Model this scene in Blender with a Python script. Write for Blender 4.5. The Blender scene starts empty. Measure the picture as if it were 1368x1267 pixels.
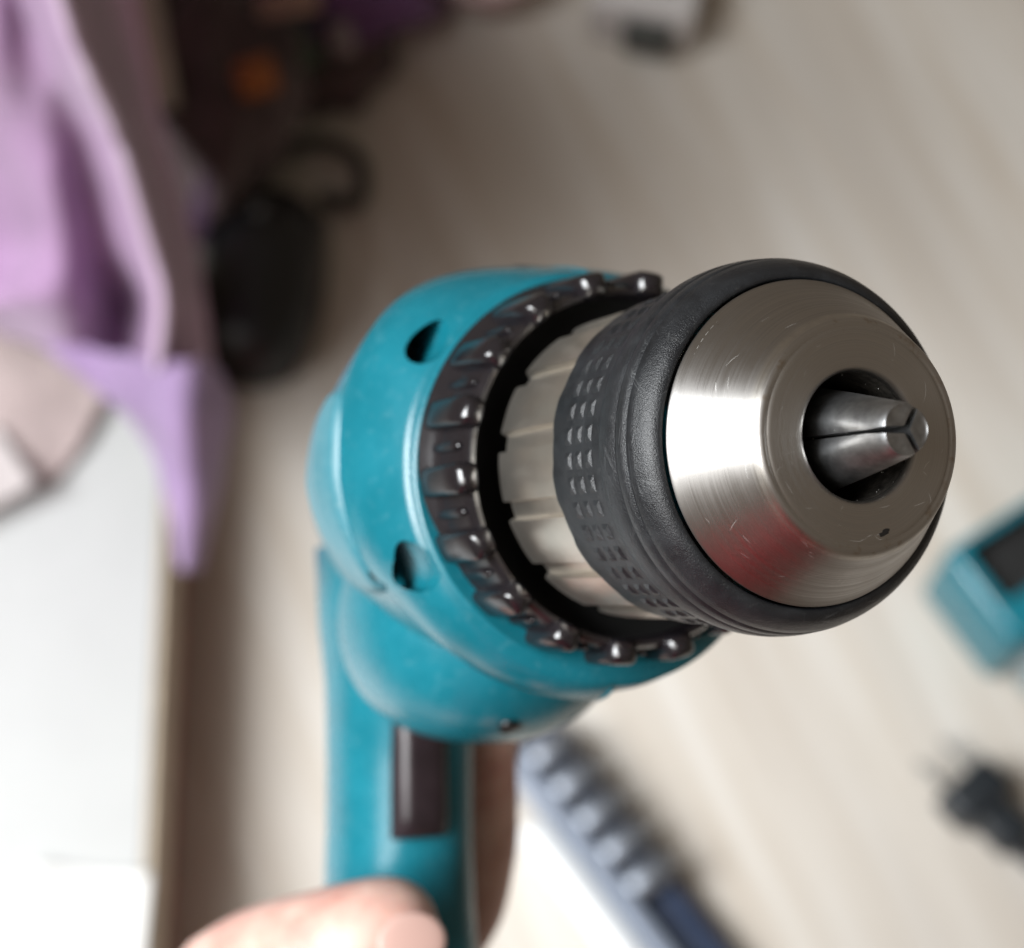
import bpy, bmesh, math, random
from mathutils import Vector, Matrix, noise
random.seed(7)
sc = bpy.context.scene
C = sc.collection
R = math.radians
PI = math.pi

# ------------------------------------------------------------------ camera
PITCH = R(68)
CAM_H = 0.88
FPX = 2500.0                       # focal length in photograph pixels
cam_d = bpy.data.cameras.new('camera')
cam = bpy.data.objects.new('camera', cam_d)
C.objects.link(cam)
c_right = Vector((1, 0, 0))
c_fwd = Vector((0, math.cos(PITCH), -math.sin(PITCH)))
c_up = Vector((0, math.sin(PITCH), math.cos(PITCH)))
cam_loc = Vector((0, 0, CAM_H))
cam.matrix_world = Matrix(((c_right.x, c_up.x, -c_fwd.x, cam_loc.x),
                           (c_right.y, c_up.y, -c_fwd.y, cam_loc.y),
                           (c_right.z, c_up.z, -c_fwd.z, cam_loc.z), (0, 0, 0, 1)))
cam_d.sensor_width = 36
cam_d.sensor_fit = 'HORIZONTAL'
cam_d.lens = FPX / 1368 * 36
cam_d.clip_start = 0.01
cam_d.clip_end = 50
cam_d.dof.use_dof = True
cam_d.dof.focus_distance = 0.205
cam_d.dof.aperture_fstop = cam_d.lens / 4.1
sc.camera = cam

# ------------------------------------------------------------------ room light
w = bpy.data.worlds.new('World')
sc.world = w
w.use_nodes = True
w.node_tree.nodes['Background'].inputs[0].default_value = (0.130, 0.107, 0.084, 1)
w.node_tree.nodes['Background'].inputs[1].default_value = 1.0


def area(name, loc, target, sx, sy, watts, col):
    d = bpy.data.lights.new(name, 'AREA')
    d.shape = 'RECTANGLE'
    d.size = sx
    d.size_y = sy
    d.energy = watts
    d.color = col
    o = bpy.data.objects.new(name, d)
    C.objects.link(o)
    o.location = loc
    o.rotation_euler = (Vector(target) - Vector(loc)).to_track_quat('-Z', 'Y').to_euler()
    return o


area('window_light', (-1.02, -0.10, 1.46), (-0.13, 0.0, 0.2), 0.85, 0.85, 8.6, (0.95, 0.98, 1.0)).data.spread = R(66)
area('fill_light', (-0.62, -0.45, 1.5), (-0.04, 0.06, 0.0), 0.6, 0.6, 0.95, (1.0, 0.97, 0.93)).data.spread = R(52)  # added soft fill from above, lightens the shadows and the lower floor

sc.view_settings.view_transform = 'Standard'
sc.view_settings.look = 'None'
sc.view_settings.exposure = 0.17
sc.view_settings.gamma = 1.0
sc.cycles.use_denoising = True
sc.cycles.max_bounces = 8
sc.cycles.sample_clamp_indirect = 6


# ------------------------------------------------------------------ helpers
def ray(px, py):
    return c_fwd + c_right * ((px - 684) / FPX) + c_up * ((633.5 - py) / FPX)


def at_z(px, py, z=0.0):
    r = ray(px, py)
    return cam_loc + r * ((z - CAM_H) / r.z)


def link(name, me, mat=None, parent=None, smooth=True):
    o = bpy.data.objects.new(name, me)
    C.objects.link(o)
    if mat:
        me.materials.append(mat)
    if smooth:
        for p in me.polygons:
            p.use_smooth = True
    if parent:
        o.parent = parent
    return o


def from_bm(name, bm, mat=None, parent=None, smooth=True, sharp=None):
    bmesh.ops.recalc_face_normals(bm, faces=bm.faces)
    me = bpy.data.meshes.new(name)
    bm.to_mesh(me)
    bm.free()
    o = link(name, me, mat, parent, smooth)
    if sharp:
        me.set_sharp_from_angle(angle=R(sharp))
    return o


def empty(name, label, cat, loc, group=None):
    o = bpy.data.objects.new(name, None)
    o.empty_display_size = 0.02
    C.objects.link(o)
    o.location = loc
    tag(o, label, cat, group)
    return o


def tag(o, label, cat, group=None):
    o['label'] = label
    o['category'] = cat
    if group:
        o['group'] = group
    return o


def revolve(prof, n=160, rf=None, close=False):
    """prof = [(r, z)] in mm; rf(r, z, a, i) may return a changed (r, z)"""
    bm = bmesh.new()
    rings = []
    for i, (r, z) in enumerate(prof):
        ring = []
        for k in range(n):
            a = 2 * PI * k / n
            rr, zz = rf(r, z, a, i) if rf else (r, z)
            ring.append(bm.verts.new((rr * math.cos(a) * .001, rr * math.sin(a) * .001, zz * .001)))
        rings.append(ring)
    m = len(rings)
    for i in range(m if close else m - 1):
        A, B = rings[i], rings[(i + 1) % m]
        for k in range(n):
            bm.faces.new((A[k], A[(k + 1) % n], B[(k + 1) % n], B[k]))
    return bm


def loft(rings, cap=True):
    """rings of Vector in metres, equal length"""
    bm = bmesh.new()
    rr = [[bm.verts.new(p) for p in ring] for ring in rings]
    n = len(rr[0])
    for A, B in zip(rr[:-1], rr[1:]):
        for k in range(n):
            bm.faces.new((A[k], A[(k + 1) % n], B[(k + 1) % n], B[k]))
    if cap:
        bm.faces.new(rr[0])
        bm.faces.new(rr[-1])
    return bm


def rbox(bm, c, h, rot=None, bev=0.0, seg=3):
    """rounded box added to bm: centre, half sizes, rotation matrix"""
    M = Matrix.Translation(c) @ (rot.to_4x4() if rot else Matrix.Identity(4)) @ Matrix.Diagonal((h[0] * 2, h[1] * 2, h[2] * 2, 1))
    g = bmesh.ops.create_cube(bm, size=1, matrix=M)
    if bev:
        es = list({e for v in g['verts'] for e in v.link_edges})
        bmesh.ops.bevel(bm, geom=es, offset=bev, segments=seg, affect='EDGES', profile=0.5)


def tube(name, pts, rad, mat, parent=None, sides=10):
    cu = []
    n = len(pts)
    for i in range(n - 1):
        p0, p1, p2, p3 = pts[max(i - 1, 0)], pts[i], pts[i + 1], pts[min(i + 2, n - 1)]
        for k in range(6):
            t = k / 6
            cu.append(0.5 * ((2 * p1) + (p2 - p0) * t + (2 * p0 - 5 * p1 + 4 * p2 - p3) * t * t + (3 * p1 - p0 - 3 * p2 + p3) * t ** 3))
    cu.append(pts[-1])
    rings = []
    nrm = Vector((0, 0, 1))
    for i, p in enumerate(cu):
        d = (cu[min(i + 1, len(cu) - 1)] - cu[max(i - 1, 0)]).normalized()
        s = d.cross(nrm).normalized()
        u = s.cross(d)
        rings.append([p + (s * math.cos(2 * PI * k / sides) + u * math.sin(2 * PI * k / sides)) * rad for k in range(sides)])
    return from_bm(name, loft(rings), mat, parent)


def grid_surface(rows, sub=8):
    """smooth surface through a grid of points -> list of rows of Vectors"""
    def cr(ps, n):
        out = []
        m = len(ps)
        for i in range(m - 1):
            p0, p1, p2, p3 = ps[max(i - 1, 0)], ps[i], ps[i + 1], ps[min(i + 2, m - 1)]
            for k in range(n):
                t = k / n
                out.append(0.5 * ((2 * p1) + (p2 - p0) * t + (2 * p0 - 5 * p1 + 4 * p2 - p3) * t * t + (3 * p1 - p0 - 3 * p2 + p3) * t ** 3))
        out.append(ps[-1])
        return out
    rows = [cr(r, sub) for r in rows]
    cols = [cr([r[j] for r in rows], sub) for j in range(len(rows[0]))]
    return [[c[i] for c in cols] for i in range(len(cols[0]))]


def sheet(name, rows, mat, parent=None, thick=0.002, sub=8, wob=0.0, seed=0.0):
    g = grid_surface(rows, sub)
    bm = bmesh.new()
    vs = [[bm.verts.new(p + Vector((0, 0, wob * noise.noise(p * 40 + Vector((seed, 0, 0)))))) for p in r] for r in g]
    for i in range(len(vs) - 1):
        for j in range(len(vs[0]) - 1):
            bm.faces.new((vs[i][j], vs[i][j + 1], vs[i + 1][j + 1], vs[i + 1][j]))
    o = from_bm(name, bm, mat, parent)
    md = o.modifiers.new('solid', 'SOLIDIFY')
    md.thickness = thick
    return o


def lump(name, c, rad, mat, parent=None, amp=0.25, freq=1.6, seed=0.0, rot=0.0, sub=4):
    bm = bmesh.new()
    bmesh.ops.create_icosphere(bm, subdivisions=sub, radius=1)
    for v in bm.verts:
        k = 1 + amp * noise.fractal(v.co * freq + Vector((seed, seed * 2, 0)), 1.0, 2.0, 3)
        v.co = v.co * k
        v.co = Vector((v.co.x * rad[0], v.co.y * rad[1], max(v.co.z, -0.55) * rad[2]))
    bmesh.ops.transform(bm, matrix=Matrix.Rotation(rot, 4, 'Z'), verts=bm.verts)
    o = from_bm(name, bm, mat, parent)
    o.location = c
    return o


# ------------------------------------------------------------------ materials
class Mat:
    def __init__(self, name, col=(.5, .5, .5), rough=.5, metal=0.0, **kw):
        self.m = bpy.data.materials.new(name)
        self.m.use_nodes = True
        self.t = self.m.node_tree
        self.b = self.t.nodes['Principled BSDF']
        self.set('Base Color', (*col, 1))
        self.set('Roughness', rough)
        self.set('Metallic', metal)
        for k, v in kw.items():
            self.set(k.replace('_', ' '), v)
        self.last_bump = None

    def set(self, k, v):
        self.b.inputs[k].default_value = v

    def n(self, typ, **kw):
        nd = self.t.nodes.new(typ)
        for k, v in kw.items():
            if k.startswith('i_'):
                key = k[2:].replace('_', ' ')
                nd.inputs[int(key) if key.isdigit() else key].default_value = v
            else:
                setattr(nd, k, v)
        return nd

    def l(self, a, b):
        self.t.links.new(a, b)

    def math(self, op, a, b=0.0, c=None):
        nd = self.n('ShaderNodeMath', operation=op)
        for i, v in enumerate((a, b, c)):
            if v is None:
                continue
            if hasattr(v, 'links'):
                self.l(v, nd.inputs[i])
            else:
                nd.inputs[i].default_value = v
        return nd.outputs[0]

    def coord(self):
        if not hasattr(self, '_c'):
            tc = self.n('ShaderNodeTexCoord')
            mp = self.n('ShaderNodeVectorMath', operation='SCALE')
            mp.inputs['Scale'].default_value = 1000.0          # millimetres
            self.l(tc.outputs['Object'], mp.inputs[0])
            self._c = mp.outputs[0]
        return self._c

    def noise(self, scale, detail=4, rough=.55, vec=None, stretch=None):
        v = vec or self.coord()
        if stretch:
            s = self.n('ShaderNodeVectorMath', operation='MULTIPLY')
            s.inputs[1].default_value = stretch
            self.l(v, s.inputs[0])
            v = s.outputs[0]
        nd = self.n('ShaderNodeTexNoise', i_Scale=scale, i_Detail=detail, i_Roughness=rough)
        self.l(v, nd.inputs['Vector'])
        return nd.outputs['Fac']

    def ramp(self, fac, stops):
        nd = self.n('ShaderNodeValToRGB')
        e = nd.color_ramp.elements
        e[0].position, e[0].color = stops[0][0], (*stops[0][1], 1)
        e[1].position, e[1].color = stops[-1][0], (*stops[-1][1], 1)
        for p, c in stops[1:-1]:
            k = e.new(p)
            k.color = (*c, 1)
        self.l(fac, nd.inputs[0])
        return nd.outputs[0]

    def rng(self, v, a, b, c, d):
        nd = self.n('ShaderNodeMapRange')
        self.l(v, nd.inputs[0])
        for i, x in enumerate((a, b, c, d)):
            nd.inputs[i + 1].default_value = x
        return nd.outputs[0]

    def mix(self, fac, a, b):
        nd = self.n('ShaderNodeMix', data_type='RGBA')
        for i, v in ((0, fac), (6, a), (7, b)):
            if hasattr(v, 'links'):
                self.l(v, nd.inputs[i])
            else:
                nd.inputs[i].default_value = v if i == 0 else (*v, 1)
        return nd.outputs[2]

    def color(self, sock):
        self.l(sock, self.b.inputs['Base Color'])

    def rough(self, sock):
        self.l(sock, self.b.inputs['Roughness'])

    def bump(self, h, dist_mm, strength=1.0):
        nd = self.n('ShaderNodeBump', i_Strength=strength, i_Distance=dist_mm * .001)
        self.l(h, nd.inputs['Height'])
        if self.last_bump:
            self.l(self.last_bump, nd.inputs['Normal'])
        self.l(nd.outputs[0], self.b.inputs['Normal'])
        self.last_bump = nd.outputs[0]

    def polar(self):
        """radius (mm), angle, z (mm) around the object's own Z axis"""
        sx = self.n('ShaderNodeSeparateXYZ')
        self.l(self.coord(), sx.inputs[0])
        x, y, z = sx.outputs
        r = self.math('SQRT', self.math('ADD', self.math('MULTIPLY', x, x), self.math('MULTIPLY', y, y)))
        a = self.math('ARCTAN2', y, x)
        return r, a, z

    def vec(self, x, y, z):
        nd = self.n('ShaderNodeCombineXYZ')
        for i, v in enumerate((x, y, z)):
            if hasattr(v, 'links'):
                self.l(v, nd.inputs[i])
            else:
                nd.inputs[i].default_value = v
        return nd.outputs[0]


def scratches(M, r, a, z, angles=(0.3, -0.5, 1.2), dens=.70, size=1.0):
    """sparse short hairline scratches on a turned surface; returns 0..1 mask"""
    arc = M.math('MULTIPLY', a, 15.0)
    tot = None
    for i, ang in enumerate(angles):
        ca, sa = math.cos(ang), math.sin(ang)
        zz = M.math('ADD', r, z)
        u = M.math('ADD', M.math('MULTIPLY', arc, ca), M.math('MULTIPLY', zz, sa))
        v = M.math('ADD', M.math('MULTIPLY', arc, -sa), M.math('MULTIPLY', zz, ca))
        f = M.noise(1.0, 1, .5, vec=M.vec(M.math('MULTIPLY', u, .28 * size), M.math('MULTIPLY', v, 9.0 * size), i * 17.3))
        m = M.rng(f, dens, dens + .03, 0, 1)
        gate = M.rng(M.noise(.16, 2, .6, vec=M.vec(arc, zz, i * 5.1 + 2)), .52, .6, 0, 1)
        m = M.math('MULTIPLY', m, gate)
        tot = m if tot is None else M.math('MAXIMUM', tot, m)
    return tot


def mat_steel():
    M = Mat('turned_steel', (.6, .58, .55), .3, 1.0, Anisotropic=.75, Anisotropic_Rotation=.25)
    tg = M.n('ShaderNodeTangent', direction_type='RADIAL', axis='Z')
    M.l(tg.outputs[0], M.b.inputs['Tangent'])
    r, a, z = M.polar()
    # lathe lines: fine rings following the radius, slightly broken along the arc
    arc = M.math('MULTIPLY', a, .16)
    l1 = M.noise(1.0, 3, .6, vec=M.vec(M.math('MULTIPLY', r, 9.0), arc, 0.0))
    l2 = M.noise(1.0, 2, .5, vec=M.vec(M.math('MULTIPLY', r, 26.0), M.math('MULTIPLY', a, 1.2), 3.0))
    stain = M.noise(.11, 5, .62)
    face = M.rng(r, 12.2, 12.8, 1, 0)                                  # flat front disc carries a brown oxide film
    film = M.math('MULTIPLY', M.rng(stain, .33, .7, .55, 1.0), M.math('MULTIPLY_ADD', face, .75, .12))
    col = M.mix(film, (.60, .585, .57), (.52, .49, .45))
    rust = M.math('MULTIPLY', M.rng(M.noise(.45, 6, .7), .55, .68, 0, 1), M.math('MULTIPLY', M.rng(r, 11.0, 12.2, 0, 1), M.rng(r, 12.6, 13.2, 1, 0)))
    col = M.mix(M.math('MULTIPLY', rust, .6), col, (.30, .19, .085))
    spots = M.rng(M.noise(1.6, 3, .6), .74, .78, 0, .55)
    col = M.mix(spots, col, (.25, .21, .17))
    col = M.mix(M.rng(l1, .35, .65, 0, .34), col, (.30, .28, .26))
    edge = M.math('MULTIPLY', M.rng(r, 12.55, 12.95, 0, 1), M.rng(r, 13.15, 13.5, 1, 0))
    col = M.mix(M.math('MULTIPLY', edge, M.rng(M.noise(.5, 4, .6), .3, .6, .25, .9)), col, (.72, .69, .64))
    M.color(col)
    ro = M.math('ADD', M.rng(stain, .3, .7, .36, .46), M.math('MULTIPLY', M.rng(l1, .35, .65, -.05, .07), 1.0))
    ro = M.math('ADD', ro, M.math('MULTIPLY', face, -.06))
    M.l(M.math('MULTIPLY_ADD', face, -.45, .75), M.b.inputs['Anisotropic'])
    M.rough(ro)
    M.bump(l1, .011, .7)
    M.bump(l2, .003, .5)
    return M.m


def mat_rubber():
    M = Mat('grip_rubber', (.026, .029, .033), .5, 0, Specular_IOR_Level=.62)
    r, a, z = M.polar()
    big = M.noise(.22, 5, .6)
    dust = M.rng(M.noise(1.1, 5, .7), .58, .8, 0, .5)
    col = M.mix(M.rng(big, .35, .7, 0, 1), (.0085, .0095, .0115), (.019, .021, .024))
    col = M.mix(dust, col, (.085, .086, .084))
    sc_ = scratches(M, r, a, z, (0.12, -0.15, 0.8), .69, .8)
    col = M.mix(M.math('MULTIPLY', sc_, .35), col, (.16, .165, .17))
    # fine pale scuff rings
    rings = M.rng(M.noise(1.0, 2, .6, vec=M.vec(M.math('MULTIPLY', z, 2.6), M.math('MULTIPLY', a, .8), 0)), .66, .72, 0, .25)
    col = M.mix(rings, col, (.10, .11, .12))
    M.color(col)
    M.rough(M.rng(big, .3, .7, .30, .44))
    M.bump(M.noise(5.5, 3, .65), .09, .8)
    M.bump(M.noise(1.0, 3, .6, vec=M.vec(M.math('MULTIPLY', a, 26.0), M.math('MULTIPLY', z, 2.2), 0)), .06, .35)
    M.bump(big, .35, .35)
    return M.m


def mat_plastic(name, col, rough=.38, wear=.3, worn=(.25, .45, .5)):
    M = Mat(name, col, rough, 0)
    n1 = M.noise(.09, 5, .6)
    n2 = M.noise(.6, 5, .65)
    c = M.mix(M.rng(n1, .3, .7, 0, 1), tuple(x * .86 for x in col), tuple(min(1, x * 1.1) for x in col))
    c = M.mix(M.rng(n2, .55, .8, 0, wear), c, worn)
    M.color(c)
    M.rough(M.rng(n1, .3, .7, rough - .06, rough + .09))
    M.bump(M.noise(3.2, 3, .6), .05, .25)
    return M.m


def mat_simple(name, col, rough=.5, metal=0.0, scale=.2, var=.2, bumpd=0.0, bscale=1.0, **kw):
    M = Mat(name, col, rough, metal, **kw)
    n1 = M.noise(scale, 5, .6)
    M.color(M.mix(M.rng(n1, .3, .7, 0, 1), tuple(x * (1 - var) for x in col), tuple(min(1, x * (1 + var)) for x in col)))
    if bumpd:
        M.bump(M.noise(bscale, 4, .6), bumpd, .6)
    return M.m


def mat_floor():
    M = Mat('laminate_floor', (.55, .53, .5), .42, 0)
    ang = R(66)
    rot = M.n('ShaderNodeVectorRotate', rotation_type='Z_AXIS', i_Angle=ang)
    M.l(M.coord(), rot.inputs['Vector'])
    v = rot.outputs[0]
    g1 = M.noise(1, 4, .6, vec=v, stretch=(.0035, .055, 1))
    g2 = M.noise(1, 3, .6, vec=v, stretch=(.0012, .017, 1))
    g3 = M.noise(1, 5, .6, vec=v, stretch=(.02, .5, 1))
    c = M.ramp(g1, [(.30, (.50, .445, .38)), (.5, (.57, .53, .475)), (.7, (.62, .595, .555))])
    c = M.mix(M.rng(g2, .36, .66, 0, .5), c, (.46, .42, .375))
    c = M.mix(M.rng(g3, .5, .8, 0, .3), c, (.40, .36, .31))
    M.color(c)
    M.rough(M.rng(g1, .3, .7, .38, .5))
    return M.m


def mat_skin():
    M = Mat('skin', (.62, .40, .31), .5, 0, Subsurface_Weight=.25, Subsurface_Scale=.006)
    M.set('Subsurface Radius', (1.0, .35, .2))
    n1 = M.noise(.09, 4, .6)
    n2 = M.noise(.9, 4, .6)
    c = M.mix(M.rng(n1, .35, .65, 0, 1), (.72, .50, .42), (.56, .29, .24))
    c = M.mix(M.rng(n2, .5, .8, 0, .4), c, (.55, .30, .23))
    M.color(c)
    M.bump(M.noise(1.6, 4, .65), .12, .5)
    return M.m


STEEL = mat_steel()
RUBBER = mat_rubber()
TEAL = mat_plastic('teal_plastic', (.006, .148, .196), .25, .3, (.13, .29, .33))
TEAL_LIT = mat_plastic('lit_worn_teal_plastic', (.050, .200, .250), .36, .5, (.25, .36, .37))  # paler base carries the window light on the side panels; noise adds scuffs
DARK = mat_plastic('dark_clutch_plastic', (.012, .010, .012), .2, .3, (.04, .036, .040))
DARK.node_tree.nodes['Principled BSDF'].inputs['Specular IOR Level'].default_value = .85
JAWM = mat_simple('jaw_steel', (.37, .375, .38), .42, 1.0, .5, .3, .03, 3.0)
BORE = mat_simple('oily_bore', (.035, .031, .026), .6, .6, 1.2, .7, .15, 2.5)
NICKEL = mat_simple('nickel_sleeve', (.84, .79, .71), .38, 1.0, .12, .10, .02, 1.2)
BLACKM = mat_simple('matte_black_plastic', (.004, .004, .004), .75, 0, .2, .3, .04, 1.5)
BLACKP = mat_simple('black_plastic', (.006, .006, .007), .36, 0, .2, .3, .04, 1.5)
TRIG = mat_simple('dark_trigger_plastic', (.022, .014, .017), .35, 0, .2, .3)
SKIN = mat_skin()
NAIL = Mat('nail', (.64, .41, .355), .3, 0).m
CHIP = Mat('chip_dark', (.012, .010, .009), .6, .3).m

# ------------------------------------------------------------------ floor
bm = bmesh.new()
bmesh.ops.create_grid(bm, x_segments=2, y_segments=2, size=3)
fl = from_bm('floor', bm, mat_floor(), smooth=False)
fl['kind'] = 'structure'

# ------------------------------------------------------------------ the drill, local frame in mm: +z to the tip, +y up, origin at the chuck's face
bvec = Vector((-.4531, .0670, 1.0)).normalized()           # backwards along the axis, camera space (right, down, forward)
uvec = -(bvec.cross(Vector((0, 1, 0)))).normalized()
zc = -bvec
yc = zc.cross(uvec)


def camdir(v):
    return c_right * v.x - c_up * v.y + c_fwd * v.z


face_c = cam_loc + camdir(Vector(((1149.92 - 684) / FPX, (582.21 - 633.5) / FPX, 1.0)) * 0.200)
ax, az = camdir(uvec), camdir(zc)
ay = az.cross(ax)
drill = empty('power_drill', 'teal cordless drill held up towards the camera with a bare steel keyless chuck', 'drill', face_c)
DM = Matrix(((ax.x, ay.x, az.x, face_c.x), (ax.y, ay.y, az.y, face_c.y), (ax.z, ay.z, az.z, face_c.z), (0, 0, 0, 1)))
drill.matrix_world = DM


def V(x, y, z):
    return Vector((x, y, z)) * .001


# nose cone
prof = [(7.0, -16), (7.0, -1.2), (7.05, -.5), (7.35, -.12), (7.7, 0)]
prof += [(7.7 + (11.55 - 7.7) * k / 8, 0) for k in range(1, 9)]
prof += [(11.65, -.10), (11.8, -.14), (11.95, -.06), (12.1, -.02), (12.4, -.10), (12.7, -.28), (12.95, -.55), (13.1, -.85)]
prof += [(13.1 + (18.15 - 13.1) * k / 16, -.85 - (9.35 - .85) * k / 16) for k in range(1, 17)]
prof += [(18.3, -9.55), (18.32, -9.75), (18.1, -9.95), (17.4, -10.05), (17.2, -11.5)]
nose = from_bm('nose_cone', revolve(prof, 220), STEEL, drill, sharp=60)
bore = from_bm('bore', revolve([(6.97, -1.1), (6.95, -8), (6.7, -15.5), (.05, -15.6)], 80), BORE, nose)
# dark chip in the face near its lower edge
bm = bmesh.new()
cx, cy = 2.6, -10.4
ring = []
for k in range(14):
    a = 2 * PI * k / 14
    rr = .55 + .25 * noise.noise(Vector((k * .9, 3, 1)))
    ring.append(bm.verts.new(V(cx + rr * 1.25 * math.cos(a), cy + rr * .62 * math.sin(a) + .3 * math.cos(a), .012)))
bm.faces.new(ring)
g = bmesh.ops.extrude_face_region(bm, geom=bm.faces[:])
bmesh.ops.translate(bm, verts=[v for v in g['geom'] if isinstance(v, bmesh.types.BMVert)], vec=(0, 0, .00002))
from_bm('dark_chip', bm, CHIP, nose, smooth=False)

# hairline scratches and nicks on the nose
SCR = Mat('bare_scratch', (.74, .73, .71), .45, .9).m
random.seed(21)


def nose_pt(t, a, off=.004):
    """t < 1: flat face from bore to rim; t 1..2: the cone"""
    if t < 1:
        r, z = 7.9 + (11.4 - 7.9) * t, 0
        n = Vector((0, 0, 1))
    else:
        u = t - 1
        r, z = 13.2 + (18.0 - 13.2) * u, -1.0 - (9.1 - 1.0) * u
        n = Vector((.86 * math.cos(a), .86 * math.sin(a), .51))
    return (Vector((r * math.cos(a), r * math.sin(a), z)) + n * off), n


bm = bmesh.new()
for k in range(70):
    on_face = random.random() < .3
    t = random.random() if on_face else 1 + random.random() ** 1.3
    a = random.uniform(0, 2 * PI)
    ln = min(4.5, .3 + random.expovariate(.8))
    wd = random.uniform(.012, .034)
    ang = random.gauss(0, .35) if random.random() < .55 else random.uniform(0, PI)
    bend = random.uniform(-.25, .25)
    prev = None
    for q in range(6):
        f = q / 5
        ang2 = ang + bend * f
        da = ln * (f - .5) * math.cos(ang2) / 14
        dt = ln * (f - .5) * math.sin(ang2) / (9.4 if t >= 1 else 3.5)
        tt = t + dt
        tt = min(max(tt, .02), .98) if on_face else min(max(tt, 1.01), 1.99)
        p, n = nose_pt(tt, a + da)
        p2, _ = nose_pt(min(tt + .001, .99) if on_face else min(tt + .001, 2), a + da + .001)
        dirv = Vector((-math.sin(a) * math.cos(ang2), math.cos(a) * math.cos(ang2), 0)) + (n.cross(Vector((-math.sin(a), math.cos(a), 0)))) * -math.sin(ang2)
        sd = n.cross(dirv).normalized() * wd * (1 - abs(2 * f - 1) ** 2 * .8)
        A, B = bm.verts.new((p + sd) * .001), bm.verts.new((p - sd) * .001)
        if prev:
            bm.faces.new((prev[0], A, B, prev[1]))
        prev = (A, B)
scr = from_bm('scratches', bm, SCR, nose, smooth=False)
scr['kind'] = 'stuff'
# metal dust caught on the jaws and in the bore
bm = bmesh.new()
for k in range(70):
    if k < 34:
        a = random.uniform(R(60), R(300))
        z = random.uniform(-6, 6.5)
        kk = 8 - z
        r = 2.95 + .16 * kk
        r = min(r, .85 + .125 * kk + 2.55 + .085 * kk) * .985
    else:
        a = random.uniform(0, 2 * PI)
        z = random.uniform(-5, -1.2)
        r = 6.9
    sz = random.uniform(.03, .085)
    bmesh.ops.create_icosphere(bm, subdivisions=1, radius=sz * .001, matrix=Matrix.Translation(V(r * math.cos(a), r * math.sin(a), z)))
dust = from_bm('metal_dust', bm, SCR, nose)
dust['kind'] = 'stuff'

# jaws
for j, bis in enumerate((R(121), R(241), R(1))):
    rings = []
    zs = [-14, -9, -5, -3, -1, 1, 3, 4.5, 5.5, 6.5, 7.3, 7.75, 7.95, 8.05]
    for z in zs:
        k = 8 - z
        c, rho = .85 + .125 * k, 2.55 + .085 * k
        cone = 2.78 + .205 * k
        if z > 7.5:
            cone -= (z - 7.5) * .28
        gap = (.2 + max(0, z - 5.5) * .06) / math.sin(R(60))
        pts = []
        for i in range(25):
            psi = R(-60 + 120 * i / 24)
            # distance from the shifted apex along psi to the lobe circle
            cc = c - gap
            b = cc * math.cos(psi)
            d = b + math.sqrt(max(rho * rho - (cc * math.sin(psi)) ** 2, 0))
            d = min(d, cone - gap * .6)
            pts.append((gap + d * math.cos(psi), d * math.sin(psi)))
        pts.append((gap + .05, 0))
        rings.append([V(x * math.cos(bis) - y * math.sin(bis), x * math.sin(bis) + y * math.cos(bis), z) for x, y in pts])
    last = rings[-1]
    cen = sum(last, Vector()) / len(last)
    for f, dz in ((.86, .03), (.6, -.10), (.3, -.14)):
        rings.append([cen + (p - cen) * f + Vector((0, 0, dz * .001)) for p in last])
    bm = loft(rings, True)
    jw = from_bm('chuck_jaw', bm, JAWM, drill, sharp=38)

# rubber grip sleeve
prof = [(18.45, -12), (18.45, -10.3), (18.7, -9.98), (19.2, -10.05), (19.9, -10.5), (20.45, -11.3), (20.95, -12.3), (21.25, -13.2), (21.15, -13.4), (21.18, -13.6), (21.42, -13.85),
        (21.6, -15.2), (21.5, -15.4), (21.52, -15.6), (21.68, -15.85), (21.75, -17.4), (21.7, -18.6), (21.55, -19.3), (21.2, -19.9), (20.75, -20.35), (20.45, -21.0), (20.36, -21.8), (20.42, -23), (20.42, -33.5), (20.25, -33.8)]
prof_n = len(prof)


def scallop(a):
    f = math.cos(7 * a * 2 + .6)
    return max(-1, min(1, f * 2.2))


def grip_rf(r, z, a, i):
    if z < -33:
        z = z - .25 + .25 * scallop(a)
    return r, z


prof += [(19.9, -34.2), (19.2, -34.2), (18.9, -31.4)]
grip = from_bm('rubber_grip', revolve(prof, 220, grip_rf), RUBBER, drill, sharp=70)
# rows of small raised pads on the rear band of the rubber
bm = bmesh.new()
for k in range(44):
    a0 = 2 * PI * (k + .3) / 44
    for q in range(3):
        z0 = -24.2 - q * 2.6
        zr = .5
        base = []
        for da, dz in ((-.055, -.8), (.055, -.8), (.055, .8), (-.055, .8)):
            a = a0 + da
            base.append(bm.verts.new(V(20.38 * math.cos(a), 20.38 * math.sin(a), z0 + dz)))
        top = []
        for da, dz in ((-.022, -.34), (.018, -.34), (.018, .34), (-.022, .34)):
            a = a0 + da
            top.append(bm.verts.new(V(20.68 * math.cos(a), 20.68 * math.sin(a), z0 + dz)))
        bm.faces.new(top)
        for i in range(4):
            bm.faces.new((base[i], base[(i + 1) % 4], top[(i + 1) % 4], top[i]))
dots = from_bm('grip_dots', bm, RUBBER, grip, smooth=False)
dots['kind'] = 'stuff'

# nickel splined sleeve: 14 pads between narrow recessed flutes
def spline_rf(r, z, a, i):
    t = (a / (2 * PI) * 14 + .33) % 1.0
    d = min(t, 1 - t)                     # 0 at the middle of the flute
    k = max(0.0, min(1.0, (d - .13) / .012))
    dep = 1.0 * (1 - k * k * (3 - 2 * k))
    if r > 17:
        r -= dep
    return r, z


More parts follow.
